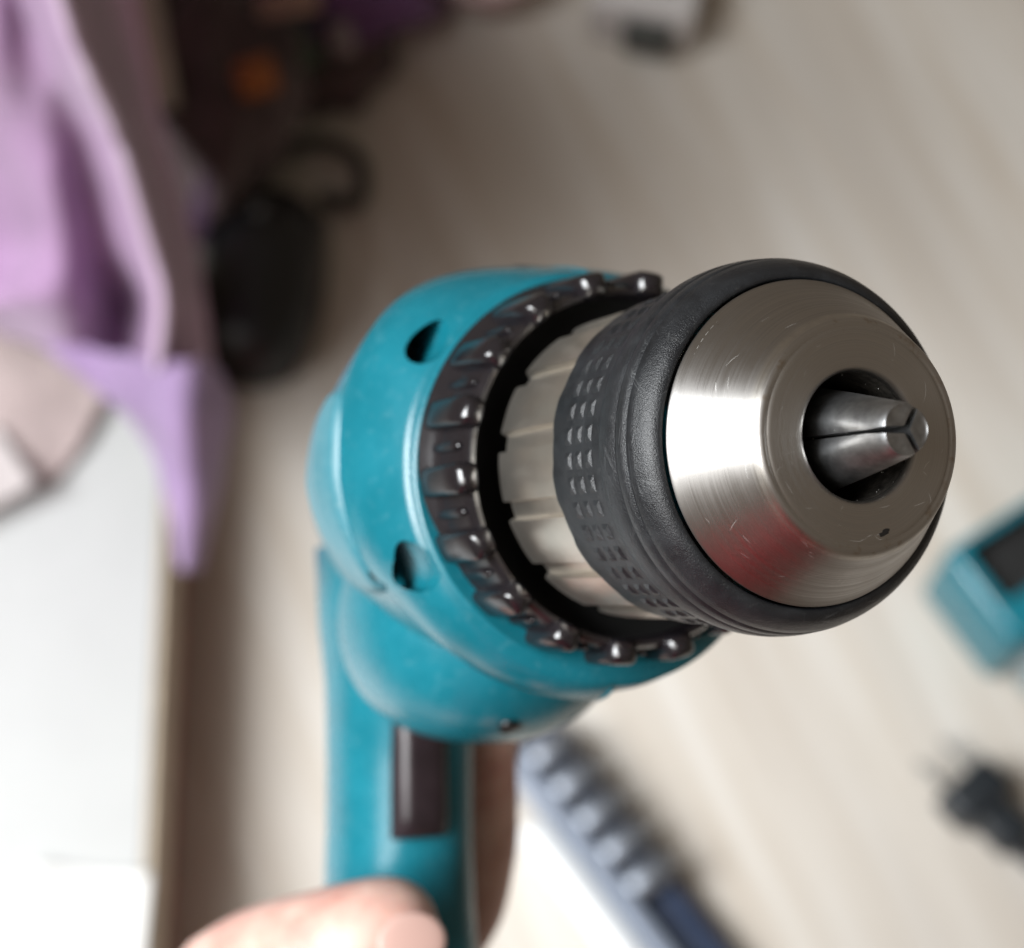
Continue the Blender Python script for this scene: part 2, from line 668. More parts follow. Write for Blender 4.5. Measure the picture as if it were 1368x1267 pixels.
prof = [(17.6, -31.0), (19.75, -31.4), (19.9, -33.5), (19.9, -45), (19.85, -50.2), (19.7, -51.0), (19.3, -51.5), (18.6, -51.7), (16, -51.8)]
from_bm('splined_sleeve', revolve(prof, 840, spline_rf), NICKEL, drill, sharp=50)

# clutch ring
prof = [(22.4, -58), (22.5, -52.0), (22.9, -51.2), (23.5, -51.1), (24.0, -51.9), (24.2, -53), (24.6, -58), (25.2, -60.2), (26.7, -61.6), (26.9, -63), (26, -66), (20, -67)]
clutch = from_bm('clutch_ring', revolve(prof, 180), DARK, drill, sharp=50)
from_bm('clutch_core', revolve([(22.6, -53.2), (22.0, -56.5), (14.0, -57.5), (14.0, -62)], 120), BLACKM, clutch)
random.seed(3)


def rib_mesh(long):
    bm = bmesh.new()
    z1 = -49.3 if long else -52.6
    zs = [-66, -60, -54.5, z1 - 1.7, z1 - .95, z1 - .35, z1]
    rings = []
    for i, z in enumerate(zs):
        f = (1, 1, 1, .98, .86, .58, .15)[i]
        wd = (2.1 if long else .6) * (f if i > 2 else 1)
        rc = 24.5 + (-54 - z) * .03
        hh = (1.75 if long else .55) * f
        rings.append([V(rc + hh * math.copysign(abs(math.cos(t)) ** .5, math.cos(t)), wd * math.copysign(abs(math.sin(t)) ** .5, math.sin(t)), z)
                      for t in [2 * PI * k / 16 for k in range(16)]])
    return loft(rings)


NR = 18
proto = {}
for k in range(NR * 2):
    long = k % 2 == 0
    if long not in proto:
        o = from_bm('grip_rib', rib_mesh(long), DARK, clutch)
        proto[long] = o
    else:
        o = proto[long].copy()
        C.objects.link(o)
        o.parent = clutch
    o.rotation_euler = (0, 0, 2 * PI * (k + .35) / (NR * 2))

# gear case and motor housing (one shell): sections (s, half width, up, down, squareness)
SEC = [(61.6, 26.8, 26.8, 26.8, 2.0), (61.8, 26.9, 26.9, 27.1, 2.0), (62.0, 27.2, 27.1, 27.5, 2.0), (62.3, 27.8, 27.5, 28.4, 2.02), (63.0, 28.3, 27.8, 29.2, 2.05), (64.5, 28.9, 28.1, 30.0, 2.15),
       (67, 30.2, 28.8, 31.2, 2.35), (71, 31.4, 29.6, 31.0, 2.6), (75, 32.2, 30.2, 29.6, 2.8), (79, 32.7, 30.4, 28.4, 2.4), (84, 32.8, 30.2, 27.2, 2.1), (90, 31.6, 29.4, 26.4, 2.0), (96, 30.0, 28.4, 25.5, 2.0),
       (103, 27.6, 26.8, 25.5, 2.0), (112, 24.6, 24.8, 24, 2.0), (122, 21.4, 22.5, 23, 2.3), (132, 18.2, 20, 21, 2.2), (141, 15.2, 17, 19, 2.2), (146, 12.5, 14, 17, 2.1), (149, 8, 9, 11, 2), (150, 2, 2, 3, 2)]


def sec_at(s):
    for A, B in zip(SEC[:-1], SEC[1:]):
        if A[0] <= s <= B[0]:
            t = (s - A[0]) / (B[0] - A[0])
            return [A[i] + (B[i] - A[i]) * t for i in range(1, 5)]
    return SEC[-1][1:]


def shell_pt(s, a, off=0.0):
    w_, u_, d_, n_ = sec_at(s)
    c_, s_ = math.cos(a), math.sin(a)
    s_in = s
    low = max(0.0, -s_)
    w_ *= 1 - .085 * min(1, low * 1.6) * max(0.0, min(1.0, (s - 68) / 9))
    s = s - 4.2 * low ** 1.5 * max(0.0, min(1.0, (84 - s) / 18))
    if s_ < -.02 and c_ > .03 and 63.5 < s_in < 100:
        off -= 1.0
    h_ = u_ if s_ >= 0 else d_
    if s_ < 0:
        n_ = n_ + (2.05 - n_) * min(1, -s_ * 1.8)
    r = ((abs(c_) / w_) ** n_ + (abs(s_) / h_) ** n_) ** (-1 / n_) + off
    return V(r * c_, r * s_, -s)


NS = 160
rings = [[shell_pt(s, 2 * PI * k / NS) for k in range(NS)] for s, *_ in SEC]
bm = loft(rings, True)
hous = from_bm('housing', bm, TEAL, drill, sharp=42)


def cut(o, cutters):
    for c in cutters:
        md = o.modifiers.new('cut', 'BOOLEAN')
        md.operation = 'DIFFERENCE'
        md.object = c
        md.solver = 'EXACT'
    dg = bpy.context.evaluated_depsgraph_get()
    me = bpy.data.meshes.new_from_object(o.evaluated_get(dg))
    o.modifiers.clear()
    o.data = me
    for c in cutters:
        bpy.data.objects.remove(c, do_unlink=True)
    for p in me.polygons:
        p.use_smooth = True
    me.set_sharp_from_angle(angle=R(38))


cutters = []
holes = []
for (r0, deg) in ((29.3, 143.0), (29.3, 205.0), (29.3, 37), (29.3, -25)):
    a = R(deg)
    bm = bmesh.new()
    ring = []
    for k in range(32):
        t = 2 * PI * k / 32
        tx = 3.7 * math.cos(t)
        ry = 1.75 * math.sin(t) * (1 + .25 * math.cos(t))
        x, y = r0 + ry, tx
        ring.append((x * math.cos(a) - y * math.sin(a), x * math.sin(a) + y * math.cos(a)))
    bm = loft([[V(x, y, z) for x, y in ring] for z in (-78, -56)])
    o = from_bm('cutter', bm, None, drill)
    cutters.append(o)
    holes.append((r0 * math.cos(a), r0 * math.sin(a)))
bpy.context.view_layer.update()
cut(hous, cutters)
SCREW = mat_simple('screw_steel', (.05, .05, .05), .4, 1.0, 1, .2)
screw0 = None
for x, y in holes:
    if screw0 is None:
        bm = bmesh.new()
        bmesh.ops.create_cone(bm, cap_ends=True, segments=20, radius1=.00215, radius2=.0019, depth=.002)
        screw0 = o = from_bm('screw', bm, SCREW, hous, sharp=40)
    else:
        o = screw0.copy()
        C.objects.link(o)
        o.parent = hous
    o.location = V(x, y, -76.5)

# seam rib between the two shell halves, along the top and bottom of the housing
for deg, nm in ((90, 'seam_top'), (270, 'seam_bottom')):
    rr = []
    for s in [63.6 + k * 2.0 for k in range(30)]:
        a = R(deg)
        p = shell_pt(s, a, .0)
        out = Vector((math.cos(a), math.sin(a), 0)) * .001
        rr.append([p + Vector((dx * .001, 0, 0)) + out * dy for dx, dy in ((-.35, -.4), (-.35, .1), (-.2, .22), (.2, .22), (.35, .1), (.35, -.4))])
    from_bm('seam', loft(rr), TEAL, hous)
bm = bmesh.new()
rbox(bm, V(0, 30.0, -85), V(3.2, 1.6, 4.2), bev=.0009)
from_bm('top_lug', bm, BLACKP, hous)

# raised side panels
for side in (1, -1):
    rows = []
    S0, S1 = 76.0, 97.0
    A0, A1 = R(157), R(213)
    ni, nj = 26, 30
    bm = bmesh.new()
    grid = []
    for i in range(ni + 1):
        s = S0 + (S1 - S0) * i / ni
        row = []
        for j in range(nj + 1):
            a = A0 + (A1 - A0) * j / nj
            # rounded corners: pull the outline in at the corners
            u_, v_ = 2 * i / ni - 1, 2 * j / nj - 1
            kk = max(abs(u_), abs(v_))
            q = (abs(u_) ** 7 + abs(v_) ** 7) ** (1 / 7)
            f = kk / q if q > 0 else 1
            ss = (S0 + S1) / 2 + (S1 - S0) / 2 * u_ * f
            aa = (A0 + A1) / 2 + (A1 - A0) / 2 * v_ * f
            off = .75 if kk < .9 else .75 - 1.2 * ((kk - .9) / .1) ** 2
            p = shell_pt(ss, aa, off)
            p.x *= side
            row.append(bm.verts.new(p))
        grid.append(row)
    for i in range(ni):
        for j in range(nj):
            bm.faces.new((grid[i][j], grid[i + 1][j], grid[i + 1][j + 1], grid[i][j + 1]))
    from_bm('side_panel', bm, TEAL_LIT, hous)

# bulge under the housing in front of the trigger
bm = bmesh.new()
bmesh.ops.create_uvsphere(bm, u_segments=64, v_segments=40, radius=1)
for v in bm.verts:
    p = v.co
    e = lambda t, n: math.copysign(abs(t) ** n, t)
    v.co = V(e(p.x, .9) * 20.6, e(p.y, .9) * 19.0 - 20.8, e(p.z, .86) * 26.5 - 104.5)
chin = from_bm('lower_housing', bm, TEAL, drill)
bm = bmesh.new()
bmesh.ops.create_cone(bm, cap_ends=True, segments=20, radius1=.0016, radius2=.0016, depth=.0012,
                      matrix=Matrix.Translation(V(-3.0, -35.9, -87.0)) @ Matrix.Rotation(R(55), 4, 'X'))
from_bm('screw_plug', bm, SCREW, chin)

# handle
rings = []
HS = 140.0


def handle_ring(y, a_, d_, s_):
    return [V(a_ * math.copysign(abs(math.cos(t)) ** .85, math.cos(t)), y, -s_ + d_ * math.copysign(abs(math.sin(t)) ** .85, math.sin(t)))
            for t in [2 * PI * k / 48 for k in range(48)]]


for y, a_, d_, s_ in ((-8, 13, 22, 138), (-22, 12.8, 20, 138.5), (-32, 11.9, 16.5, 140), (-45, 11.6, 16.0, 141), (-58, 11.6, 16.0, 142), (-70, 11.9, 16.5, 143), (-85, 12.8, 17.5, 143.5),
                      (-100, 13, 17.5, 145), (-115, 13.2, 18, 147), (-126, 14.5, 20, 148), (-131, 17, 24, 148)):
    rings.append(handle_ring(y, a_, d_, s_))
from_bm('handle', loft(rings), TEAL, drill)
bm = bmesh.new()
rbox(bm, V(0, -148, -146), V(31, 17, 42), bev=.006, seg=4)
from_bm('battery_pack', bm, BLACKP, drill)
# trigger
rings = []
for y, pr in ((-30, 1), (-34, 3.4), (-40, 4.0), (-47, 3.6), (-53, 3.6), (-56.2, 2.8), (-57, 1)):
    ss = 142.5 - 15.0
    rings.append([V(-2.0 + 4.8 * math.copysign(abs(math.cos(t)) ** .5, math.cos(t)), y, -ss + (pr + 3) * math.copysign(abs(math.sin(t)) ** .6, math.sin(t)) - 2)
                  for t in [2 * PI * k / 32 for k in range(32)]])
from_bm('trigger', loft(rings), TRIG, drill)

# ------------------------------------------------------------------ the hand that holds the drill
def skinned(name, chains, mat, root=0, lev=2):
    """chains: list of lists of (x, y, z, r) in mm in the drill's frame; the first point of a later chain may be an index tuple ('v', i)"""
    me = bpy.data.meshes.new(name)
    vs, es, rd = [], [], []
    for ch in chains:
        prev = None
        for p in ch:
            if p[0] == 'v':
                prev = p[1]
                continue
            vs.append(V(p[0], p[1], p[2]))
            rd.append(p[3] * .001)
            i = len(vs) - 1
            if prev is not None:
                es.append((prev, i))
            prev = i
    me.from_pydata(vs, es, [])
    o = bpy.data.objects.new(name, me)
    C.objects.link(o)
    sk = o.modifiers.new('skin', 'SKIN')
    sk.use_smooth_shade = True
    lay = me.skin_vertices[0].data
    for i, r in enumerate(rd):
        lay[i].radius = (r, r)
        lay[i].use_root = (i == root)
    ss = o.modifiers.new('sub', 'SUBSURF')
    ss.levels = ss.render_levels = lev
    me.materials.append(mat)
    return o


hand = skinned('person', [
    # forearm -> wrist -> palm behind the handle
    [(-40, -330, -420, 36), (-24, -230, -330, 31), (-8, -150, -245, 25), (0, -118, -205, 23), (2, -100, -182, 20)],     # 0..4
    # thumb, round the left side and across the front of the handle
    [('v', 3), (-18, -92, -182, 14.5), (-27, -85, -155, 12.6), (-26.5, -77.5, -133, 12.4), (-19, -72.0, -118.5, 10.4), (-12, -70.5, -115.0, 11.0), (-3.5, -70.2, -115, 8.4)],   # 5..10
    # index finger laid up along the right side
    [('v', 4), (16, -90, -178, 9.5), (19, -76, -160, 9.0), (19, -59, -151, 8.6), (17.0, -45, -146, 7.4), (16.2, -33, -138, 7.2), (14.5, -22, -132, 6.0)],
    # middle, ring and little finger wrap round the front from the right
    [('v', 4), (17, -98, -180, 9.5), (20, -97, -158, 9.0), (19.5, -97, -130, 8.6), (8, -97, -116, 8.3), (-3, -97, -116, 6.8)],
    [('v', 3), (17, -114, -178, 10.2), (22, -113, -152, 9.5), (20, -113, -126, 8.8), (8, -113, -116, 8.0), (-2, -113, -117, 6.6)],
    [('v', 2), (15, -132, -196, 9.5), (21, -129, -160, 8.8), (20, -128, -132, 8.0), (10, -128, -120, 7.2), (1, -128, -119, 6.0)],
], SKIN, root=0)
hand.matrix_world = DM
tag(hand, 'person in red whose bare hand grips the handle of the drill', 'person')
# thumb nail
bm = bmesh.new()
bmesh.ops.create_uvsphere(bm, u_segments=24, v_segments=16, radius=1)
for v in bm.verts:
    p = v.co
    v.co = V(p.x * 5.4, p.y * 4.4, p.z * .6)
nail = from_bm('thumb_nail', bm, NAIL, None)
nail.parent = hand
nail.matrix_local = Matrix.Translation(V(-12.6, -69.2, -103.75)) @ Matrix.Rotation(R(-8), 4, 'X') @ Matrix.Rotation(R(-4), 4, 'Y')

# red shirt of the person, below the picture's lower edge
RED = mat_simple('red_cotton', (.42, .02, .03), .85, 0, .02, .2, .5, .3)
bm = bmesh.new()
rings = []
for z, a_, b_ in ((.02, .20, .12), (.12, .205, .13), (.3, .19, .12), (.5, .2, .12), (.72, .22, .125), (.86, .2, .11), (.93, .1, .08)):
    rings.append([Vector((-.06 + a_ * math.cos(t) * (1 + .02 * math.sin(5 * t + z * 20)), -.47 + b_ * math.sin(t) * (1 + .03 * math.sin(7 * t + z * 15)), z)) for t in [2 * PI * k / 56 for k in range(56)]])
shirt = from_bm('shirt', loft(rings), RED, None)
shirt.parent = hand
bpy.context.view_layer.update()
shirt.matrix_world = Matrix.Identity(4)

# ------------------------------------------------------------------ white cabinet at the left, with the board's beige edge
WHITE = mat_simple('white_laminate', (.52, .53, .525), .4, 0, .02, .03)
BEIGE = mat_simple('beige_edging', (.50, .42, .32), .55, 0, .05, .12)
BROWN = mat_simple('brown_side', (.36, .17, .14), .6, 0, .05, .2)
CZ = .075
p_top = at_z(228, 560, CZ)
p_bot = at_z(196, 1267, CZ)
d = (p_bot - p_top).normalized()
side = Vector((d.y, -d.x, 0))
if side.x > 0:
    side = -side
cab_o = p_top
cab = empty('cabinet', 'low white cabinet with beige edge along the left side of the floor', 'cabinet', cab_o)
L0, L1, WD = -.10, .62, .5
rotm = Matrix(((side.x, d.x, 0), (side.y, d.y, 0), (0, 0, 1)))


def cab_box(name, x0, x1, y0, y1, z0, z1, mat, bev=.001, par=None):
    bm = bmesh.new()
    c = rotm @ Vector(((x0 + x1) / 2, (y0 + y1) / 2, 0))
    rbox(bm, Vector((c.x, c.y, (z0 + z1) / 2 - cab_o.z)), ((x1 - x0) / 2, (y1 - y0) / 2, (z1 - z0) / 2), rotm, bev, 2)
    return from_bm(name, bm, mat, par or cab, sharp=50)


cab_box('top_board', .003, WD, L0, L1, CZ - .042, CZ, WHITE)
cab_box('edge_strip', 0.0, .003, L0, L1, CZ - .042, CZ - .0012, BEIGE, .0006)
cab_box('side_board', .002, .03, L0 + .005, L1 - .005, 0.001, CZ - .042, BROWN)
cab_box('front_board', .03, WD - .002, L0 + .01, L0 + .028, 0.001, CZ - .042, WHITE)
cab_box('front_board', .03, WD - .002, L1 - .028, L1 - .01, 0.001, CZ - .042, WHITE)

PAPER = mat_simple('white_paper', (.66, .66, .645), .7, 0, .03, .03)


def paper(name, pix, z, label, curl=.004, mat=PAPER):
    P = [at_z(x, y, z) for x, y in pix]
    rows = []
    for i in range(4):
        t = i / 3
        A, B = P[0].lerp(P[3], t), P[1].lerp(P[2], t)
        rows.append([A.lerp(B, u / 3) + Vector((0, 0, curl * (u / 3 - .5) ** 2 * 4 + .002)) for u in range(4)])
    o = sheet(name, rows, mat, None, .0008, 4)
    return tag(o, label, 'paper')


paper('paper_sheet', [(48, 1155), (205, 1170), (190, 1330), (30, 1330)], CZ + .001, 'bright white sheet of paper on the white cabinet in the bottom corner')
paper('paper_sheet', [(-90, 560), (0, 578), (52, 652), (-90, 720)], CZ + .014, 'pale paper strip on the taupe cloth at the left edge', .004, mat_simple('pale_paper', (.42, .38, .375), .7, 0, .03, .05))

# ------------------------------------------------------------------ lilac bag lying over the cabinet
def mat_cloth(name, col, var=.2, trans=.25):
    M = Mat(name, col, .8, 0, Sheen_Weight=.3)
    n1 = M.noise(.03, 4, .6)
    c = M.mix(M.rng(n1, .3, .7, 0, 1), tuple(x * (1 - var) for x in col), tuple(min(1, x * (1 + var)) for x in col))
    M.color(c)
    M.bump(M.noise(.06, 4, .6), 3.0, .5)
    if trans:
        tr = M.n('ShaderNodeBsdfTranslucent')
        M.l(c, tr.inputs[0])
        mx = M.n('ShaderNodeMixShader', i_Fac=trans)
        out = M.t.nodes['Material Output']
        M.l(M.b.outputs[0], mx.inputs[1])
        M.l(tr.outputs[0], mx.inputs[2])
        M.l(mx.outputs[0], out.inputs[0])
    return M.m


LILAC = mat_cloth('lilac_fabric', (.45, .28, .465))
LILAC2 = mat_cloth('lilac_lining', (.36, .245, .43))
MAUVE = mat_cloth('mauve_side', (.55, .38, .47), trans=.5)
bag = empty('fabric_bag', 'lilac fabric bag lying folded over the white cabinet', 'bag', at_z(100, 300, CZ))


def rows_of(data):
    return [[at_z(x, y, z) for x, y, z in r] for r in data]


def keep(o, par):
    """parent without moving"""
    bpy.context.view_layer.update()
    m = o.matrix_world.copy()
    o.parent = par
    o.matrix_parent_inverse = par.matrix_world.inverted()
    o.matrix_world = m
    return o


front = sheet('front_panel', rows_of([
    [(-200, -330, .30), (-60, -330, .38), (-20, -330, .40), (0, -330, .42), (10, -330, .46)],
    [(-160, -80, .28), (-40, -80, .36), (10, -80, .37), (35, -80, .39), (60, -80, .43)],
    [(-140, 60, .25), (-30, 60, .33), (40, 60, .33), (80, 65, .35), (106, 68, .39)],
    [(-120, 200, .20), (-20, 190, .26), (60, 190, .28), (115, 188, .27), (156, 180, .33)],
    [(-120, 330, .18), (0, 320, .20), (80, 320, .235), (140, 330, .20), (198, 320, .265)],
    [(-120, 400, .17), (10, 400, .205), (95, 410, .21), (165, 410, .145), (217, 400, .235)],
    [(-120, 440, .125), (10, 448, .145), (90, 482, .15), (160, 500, .14), (210, 490, .195)]]), LILAC, None, .002, 8, .007, 1.0)
keep(front, bag)
sidep = sheet('side_panel', rows_of([
    [(10, -330, .46), (60, -330, .38), (100, -330, .24), (130, -330, .06)],
    [(60, -80, .43), (100, -80, .36), (138, -80, .23), (162, -80, .06)],
    [(106, 68, .39), (140, 66, .33), (167, 62, .22), (188, 60, .06)],
    [(156, 180, .33), (180, 185, .29), (202, 190, .20), (216, 190, .07)],
    [(198, 320, .265), (215, 315, .24), (236, 312, .18), (252, 310, .09)],
    [(217, 400, .235), (235, 400, .21), (252, 400, .17), (268, 400, .11)],
    [(210, 490, .195), (238, 488, .18), (262, 492, .16), (280, 492, .13)]]), MAUVE, None, .002, 8, .005, 2.0)
keep(sidep, bag)
tail = sheet('hanging_corner', rows_of([
    [(60, 452, .166), (130, 470, .165), (200, 478, .19), (250, 482, .20), (284, 490, .17)],
    [(80, 480, .160), (150, 520, .165), (210, 545, .18), (255, 540, .19), (306, 540, .15)],
    [(150, 530, .150), (216, 590, .160), (238, 610, .175), (268, 605, .17), (300, 600, .13)],
    [(215, 600, .145), (228, 670, .145), (245, 685, .155), (266, 680, .15), (284, 668, .11)],
    [(238, 700, .120), (244, 755, .118), (250, 765, .12), (258, 765, .11), (264, 750, .095)]]), LILAC2, None, .002, 8, .009, 3.0)
keep(tail, bag)
# piped seam along the fold
tube('piped_seam', [at_z(x, y, z + .002) for x, y, z in ((10, -330, .46), (60, -80, .43), (106, 68, .39), (156, 180, .33), (198, 320, .265), (217, 400, .235), (210, 490, .195))], .0022, mat_cloth('seam_piping', (.62, .47, .62), .1, 0)).parent = None
keep(bpy.data.objects['piped_seam'], bag)

# ------------------------------------------------------------------ dark things behind the bag
PURPLE = mat_cloth('dark_purple_fabric', (.13, .055, .16), .3, 0)
o = lump('dark_bag', at_z(345, -40, .03), (.10, .045, .05), PURPLE, None, .3, 1.8, 2.0)
tag(o, 'crumpled dark purple bag behind the lilac bag at the top of the picture', 'bag')
SHADE_BRN = mat_cloth('dark_brown_shade', (.07, .045, .045), .3, 0)  # brown of the shaded floor, for the two lumps below
o = lump('shade_heap', at_z(275, 120, .03), (.05, .085, .04), SHADE_BRN, None, .3, 1.7, 5.0)  # dark lump put in where the floor behind the bag is in shadow
tag(o, 'dark crumpled cloth heap added for the shade between the lilac bag and the floor', 'cloth')
o = lump('shade_patch', at_z(425, 70, .010), (.042, .034, .014), SHADE_BRN, None, .35, 1.7, 9.0)  # flat dark lump standing in for shadow on the floor
tag(o, 'flat dark brown lump added as floor shade beside the navy pouch, under the cable loop', 'cloth')
TAUPE = mat_cloth('taupe_fabric', (.42, .34, .33), .15, 0)
o = sheet('taupe_cloth', rows_of([[(-120, 430, CZ + .02), (-20, 440, CZ + .022), (70, 470, CZ + .018), (150, 505, CZ + .012)],
                                  [(-120, 500, CZ + .012), (-20, 510, CZ + .018), (60, 530, CZ + .014), (132, 548, CZ + .008)],
                                  [(-120, 570, CZ + .008), (-20, 575, CZ + .013), (50, 590, CZ + .011), (105, 600, CZ + .006)],
                                  [(-120, 640, CZ + .004), (-20, 640, CZ + .006), (30, 645, CZ + .006), (66, 650, CZ + .004)]]), TAUPE, None, .001, 6, .003, 4.0)
tag(o, 'dull taupe cloth lying flat on the cabinet under the edge of the lilac bag', 'cloth')
strap = sheet('purple_strap', rows_of([[(300, 110, .05), (326, 120, .05)], [(282, 190, .055), (306, 195, .05)], [(258, 270, .05), (280, 280, .045)], [(255, 330, .04), (272, 330, .035)]]),
              mat_cloth('plum_strap', (.10, .05, .11), .2, 0), None, .002, 6)
tag(strap, 'plum coloured fabric strap hanging beside the black mouse', 'strap')
CREAM = mat_simple('cream_board', (.52, .48, .40), .6, 0, .05, .1)
bm = bmesh.new()
rbox(bm, Vector((0, 0, 0)), (.012, .07, .035), Matrix.Rotation(R(12), 3, 'Z'), .003)
o = from_bm('cream_box', bm, CREAM)
o.location = at_z(196, 40, .036)
tag(o, 'narrow cream box wedged behind the lilac bag', 'box')

# mouse
mouse = empty('computer_mouse', 'black rounded computer mouse lying beside the lilac bag', 'mouse', at_z(350, 395, 0))
mouse.rotation_euler = (0, 0, R(-6))
bm = bmesh.new()
bmesh.ops.create_uvsphere(bm, u_segments=48, v_segments=32, radius=1)
for v in bm.verts:
    p = v.co
    zz = p.z if p.z > 0 else p.z * .25
    v.co = V(math.copysign(abs(p.x) ** .8, p.x) * (35 - 2 * p.y), math.copysign(abs(p.y) ** .85, p.y) * 58, zz * (35 - 5 * p.y) + 9)
from_bm('body', bm, BLACKP, mouse)
GREYP = mat_simple('grey_plastic', (.06, .057, .052), .45, 0, .2, .2)
for sx in (-1, 1):
    bm = bmesh.new()
    bmesh.ops.create_uvsphere(bm, u_segments=32, v_segments=20, radius=1)
    for v in bm.verts:
        p = v.co
        v.co = V(p.x * 6 + sx * 28, p.y * 44, p.z * 14 + 15)
    from_bm('side_grip', bm, GREYP, mouse)
bm = bmesh.new()
bmesh.ops.create_cone(bm, cap_ends=True, segments=24, radius1=.007, radius2=.007, depth=.006, matrix=Matrix.Translation(V(0, 30, 36)) @ Matrix.Rotation(R(90), 4, 'Y'))
from_bm('scroll_wheel', bm, GREYP, mouse)
DKG = mat_simple('dark_cable', (.018, .017, .014), .5, 0, .2, .2)
cb = tube('cable', [at_z(x, y, z) for x, y, z in ((330, 275, .012), (352, 225, .012), (395, 196, .012), (445, 192, .012), (480, 215, .012), (482, 262, .012), (462, 272, .010), (430, 262, .006))], .0042, DKG)
keep(cb, mouse)

# odds and ends at the top
def small(name, px, py, z, h, rot, col, label, cat, rough=.5, bev=.002):
    bm = bmesh.new()
    rbox(bm, Vector((0, 0, 0)), h, Matrix.Rotation(R(rot), 3, 'Z'), bev)
    rbox(bm, Vector((0, 0, h[2] + .0015)), (h[0] * .6, h[1] * .6, .002), Matrix.Rotation(R(rot), 3, 'Z'), .001)
    o = from_bm(name, bm, mat_simple(name + '_mat', col, rough, 0, .1, .2), sharp=50)
    o.location = at_z(px, py, z)
    return tag(o, label, cat)


small('orange_cap', 342, 104, .075, (.010, .007, .008), 20, (.36, .11, .02), 'small orange plastic cap lying on the dark cloth heap', 'cap')
small('circuit_board', 372, 72, .045, (.020, .014, .005), 25, (.045, .07, .045), 'small dull green circuit board beside the orange cap', 'board')
small('navy_pouch', 430, 36, .02, (.024, .008, .018), 25, (.010, .010, .05), 'small navy pouch in the clutter at the top edge', 'pouch')
small('white_button', 456, 52, .03, (.007, .009, .006), 15, (.30, .26, .27), 'tiny off white knob beside the navy pouch', 'knob')
small('peach_card', 385, 4, .075, (.016, .007, .003), 10, (.35, .23, .18), 'small peach card lying on the dark purple bag', 'card')

# pale bowl and white adapter at the top edge
bowl = tag(from_bm('pink_bowl', revolve([(.1, 2), (18, 2.5), (26, 8), (31, 20), (33, 34), (31.6, 34), (29.5, 20), (24, 9.5), (16, 5), (.1, 4.5)], 64),
                   mat_simple('pale_pink_ceramic', (.55, .42, .42), .35, 0, .05, .08)), 'pale pink bowl cut by the top edge of the picture', 'bowl')
bowl.location = at_z(652, -22, 0)
ad = empty('adapter', 'white plastic adapter with a dark grey end at the top edge', 'adapter', at_z(868, 14, .02))
ad.rotation_euler = (0, 0, R(-12))
bm = bmesh.new()
rbox(bm, V(-3, 14, 0), V(29, 27, 18), bev=.004)
from_bm('body', bm, mat_simple('offwhite_plastic', (.52, .50, .49), .4, 0, .05, .08), ad)
bm = bmesh.new()
rbox(bm, V(2, -15, -3), V(14, 6, 11), bev=.003)
from_bm('plug_end', bm, mat_simple('slate_plastic', (.05, .055, .05), .5, 0, .1, .1), ad)
for k in range(3):
    bm = bmesh.new()
    rbox(bm, V(0, 4 + 8 * k, 18.2), V(13, 1.5, .8), bev=.0005)
    from_bm('ridge', bm, bpy.data.materials['slate_plastic'], ad)

# ------------------------------------------------------------------ second teal tool at the right
tool = empty('power_tool', 'second teal power tool with a black opening at the right edge', 'power tool', at_z(1390, 690, 0))
e1 = (at_z(1346, 862, .03) - at_z(1250, 738, .03))
e1.z = 0
e1 = e1.normalized()
e2 = Vector((-e1.y, e1.x, 0))
rt = Matrix(((e1.x, e2.x, 0), (e1.y, e2.y, 0), (0, 0, 1)))
corner = at_z(1258, 738, .06)
cc = corner - tool.location


def tool_box(name, x0, x1, y0, y1, z0, z1, mat, bev):
    bm = bmesh.new()
    c = rt @ Vector(((x0 + x1) / 2, (y0 + y1) / 2, 0))
    rbox(bm, Vector((cc.x + c.x, cc.y + c.y, (z0 + z1) / 2)), ((x1 - x0) / 2, (y1 - y0) / 2, (z1 - z0) / 2), rt, bev)
    return from_bm(name, bm, mat, tool, sharp=60)


body = tool_box('body', 0, .056, 0, .13, .001, .062, TEAL, .006)
cutr = tool_box('cutter', .005, .036, .009, .125, .020, .09, TEAL, .004)
bpy.context.view_layer.update()
cut(body, [cutr])
tool_box('battery_socket', .0055, .0355, .0095, .1245, .0205, .050, BLACKM, .001)
tool_box('switch', .044, .052, .030, .055, .060, .066, mat_simple('blue_plastic', (.006, .06, .16), .4, 0, .2, .1), .0015)
CLEAR = Mat('clear_plastic', (.72, .86, .9), .18, 0, Transmission_Weight=.75, IOR=1.3).m
clear = empty('clear_case', 'clear plastic case lying against the second teal tool', 'case', at_z(1368, 850, 0))
bm = bmesh.new()
c = rt @ Vector((.0, 0.0, 0))
rbox(bm, Vector((.012, .0, .016)), (.022, .03, .015), rt, .004)
from_bm('box', bm, CLEAR, clear)
bm = bmesh.new()
rbox(bm, Vector((.012, .004, .034)), (.022, .03, .002), rt, .001)
from_bm('lid', bm, CLEAR, clear)

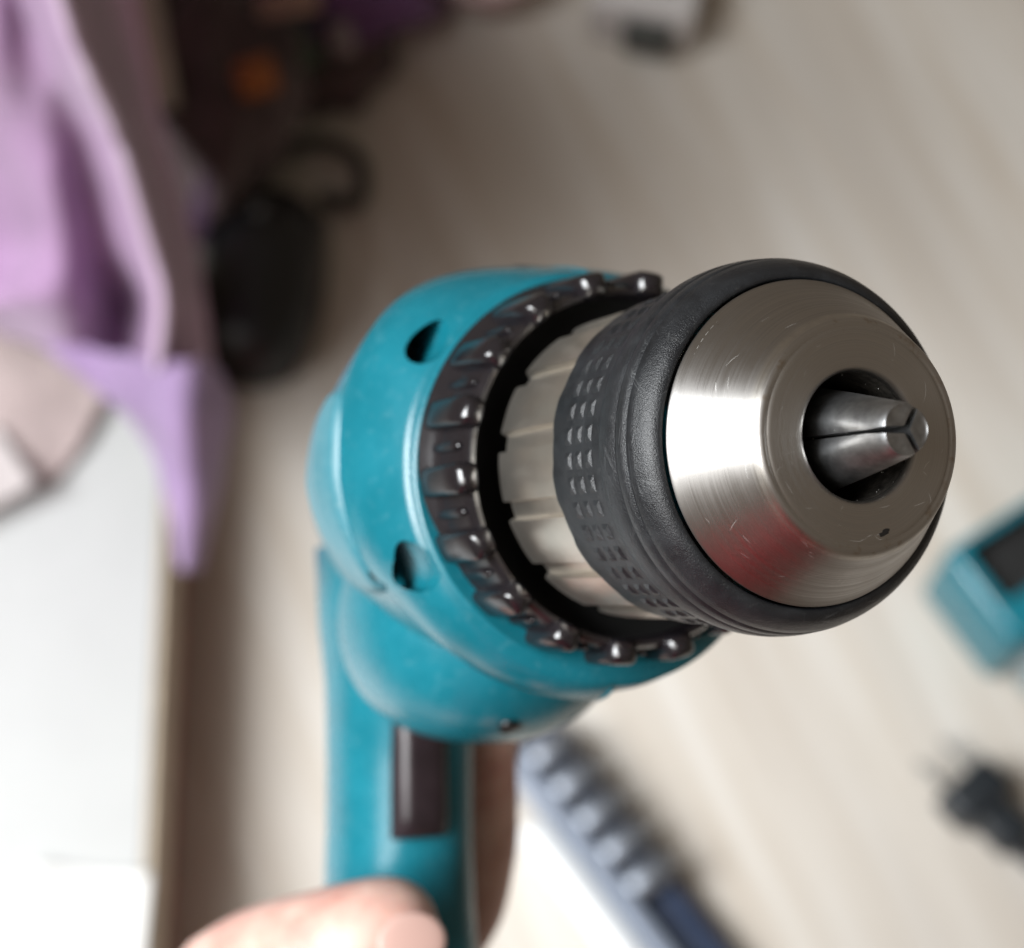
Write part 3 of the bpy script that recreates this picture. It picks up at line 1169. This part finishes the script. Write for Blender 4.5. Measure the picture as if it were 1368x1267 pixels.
# ------------------------------------------------------------------ black plug on the floor
GREYPIN = mat_simple('dull_pin_metal', (.35, .34, .32), .6, .6, .3, .2)
plug = empty('mains_plug', 'black two pin plug with its cable on the floor at the lower right', 'plug', at_z(1290, 1072, 0))
NAVYB = mat_simple('blue_black_plastic', (.012, .016, .02), .45, 0, .1, .2)
pd = (at_z(1368, 1150, .012) - at_z(1290, 1072, .012)).normalized()
pa = math.atan2(pd.y, pd.x)
RP = Matrix.Rotation(pa, 3, 'Z')
bm = bmesh.new()
rbox(bm, Vector((0, 0, .016)), (.010, .0155, .012), RP, .004)
c = RP @ Vector((.018, 0, 0))
rbox(bm, Vector((c.x, c.y, .014)), (.012, .0095, .009), RP, .003)
from_bm('body', bm, NAVYB, plug)
for sy in (-.008, .008):
    bm = bmesh.new()
    c = RP @ Vector((-.018, sy, 0))
    bmesh.ops.create_cone(bm, cap_ends=True, segments=14, radius1=.0021, radius2=.0019, depth=.019,
                          matrix=Matrix.Translation((c.x, c.y, .016)) @ Matrix.Rotation(pa, 4, 'Z') @ Matrix.Rotation(R(90), 4, 'Y'))
    from_bm('pin', bm, GREYPIN, plug)
p0 = plug.location
cb = tube('cable', [p0 + RP @ Vector((.025, 0, .012)), p0 + RP @ Vector((.06, .002, .008)), p0 + RP @ Vector((.10, 0, .007)), p0 + RP @ Vector((.2, -.03, .006))], .0058, NAVYB)
keep(cb, plug)

# ------------------------------------------------------------------ blue socket case under the drill
case = empty('socket_case', 'open blue tool case holding a row of steel sockets on the floor', 'tool case', at_z(800, 1130, 0))
q0, q1 = at_z(700, 985, .02), at_z(930, 1285, .02)
l1 = q1 - q0
l1.z = 0
l1 = l1.normalized()
l2 = Vector((-l1.y, l1.x, 0))
if l2.x < 0:
    l2 = -l2
rc = Matrix(((l1.x, l2.x, 0), (l1.y, l2.y, 0), (0, 0, 1)))
org = at_z(698, 985, .03) - case.location
org.z = 0


def case_box(name, x0, x1, y0, y1, z0, z1, mat, bev):
    bm = bmesh.new()
    c = rc @ Vector(((x0 + x1) / 2, (y0 + y1) / 2, 0))
    rbox(bm, Vector((org.x + c.x, org.y + c.y, (z0 + z1) / 2)), ((x1 - x0) / 2, (y1 - y0) / 2, (z1 - z0) / 2), rc, bev)
    return from_bm(name, bm, mat, case, sharp=60)


NAVY = mat_plastic('navy_plastic', (.020, .032, .065), .4, .2, (.1, .15, .25))
GBLUE = mat_plastic('grey_blue_plastic', (.20, .235, .30), .35, .2, (.4, .45, .5))
WLID = mat_simple('white_plastic', (.68, .70, .71), .35, 0, .05, .03)
case_box('tray', -.004, .23, -.004, .018, .001, .020, NAVY, .003)
case_box('rim', -.004, .23, -.014, -.004, .001, .034, GBLUE, .003)
case_box('lid', .034, .23, -.029, -.0145, .001, .036, WLID, .006)
CHROME = mat_simple('chrome_steel', (.33, .36, .41), .55, 1.0, .3, .15)
s0 = None
for k in range(5):
    c = rc @ Vector((.012 + k * .0182, 0, 0))
    if s0 is None:
        bm = revolve([(3.0, -4), (3.0, -15), (6.6, -15.6), (7.4, -14.8), (7.4, -1), (6.2, 1), (6.2, 6), (5.4, 7), (3.2, 7), (3.2, 2), (.1, 2)], 28)
        s0 = o = from_bm('socket', bm, CHROME, case, sharp=50)
        o.rotation_mode = 'XYZ'
    else:
        o = s0.copy()
        C.objects.link(o)
        o.parent = case
    o.rotation_euler = (R(90), 0, math.atan2(l2.y, l2.x) + R(90))
    cz = org + c + l2 * .012
    o.location = (cz.x, cz.y, .0265)

bpy.context.view_layer.update()
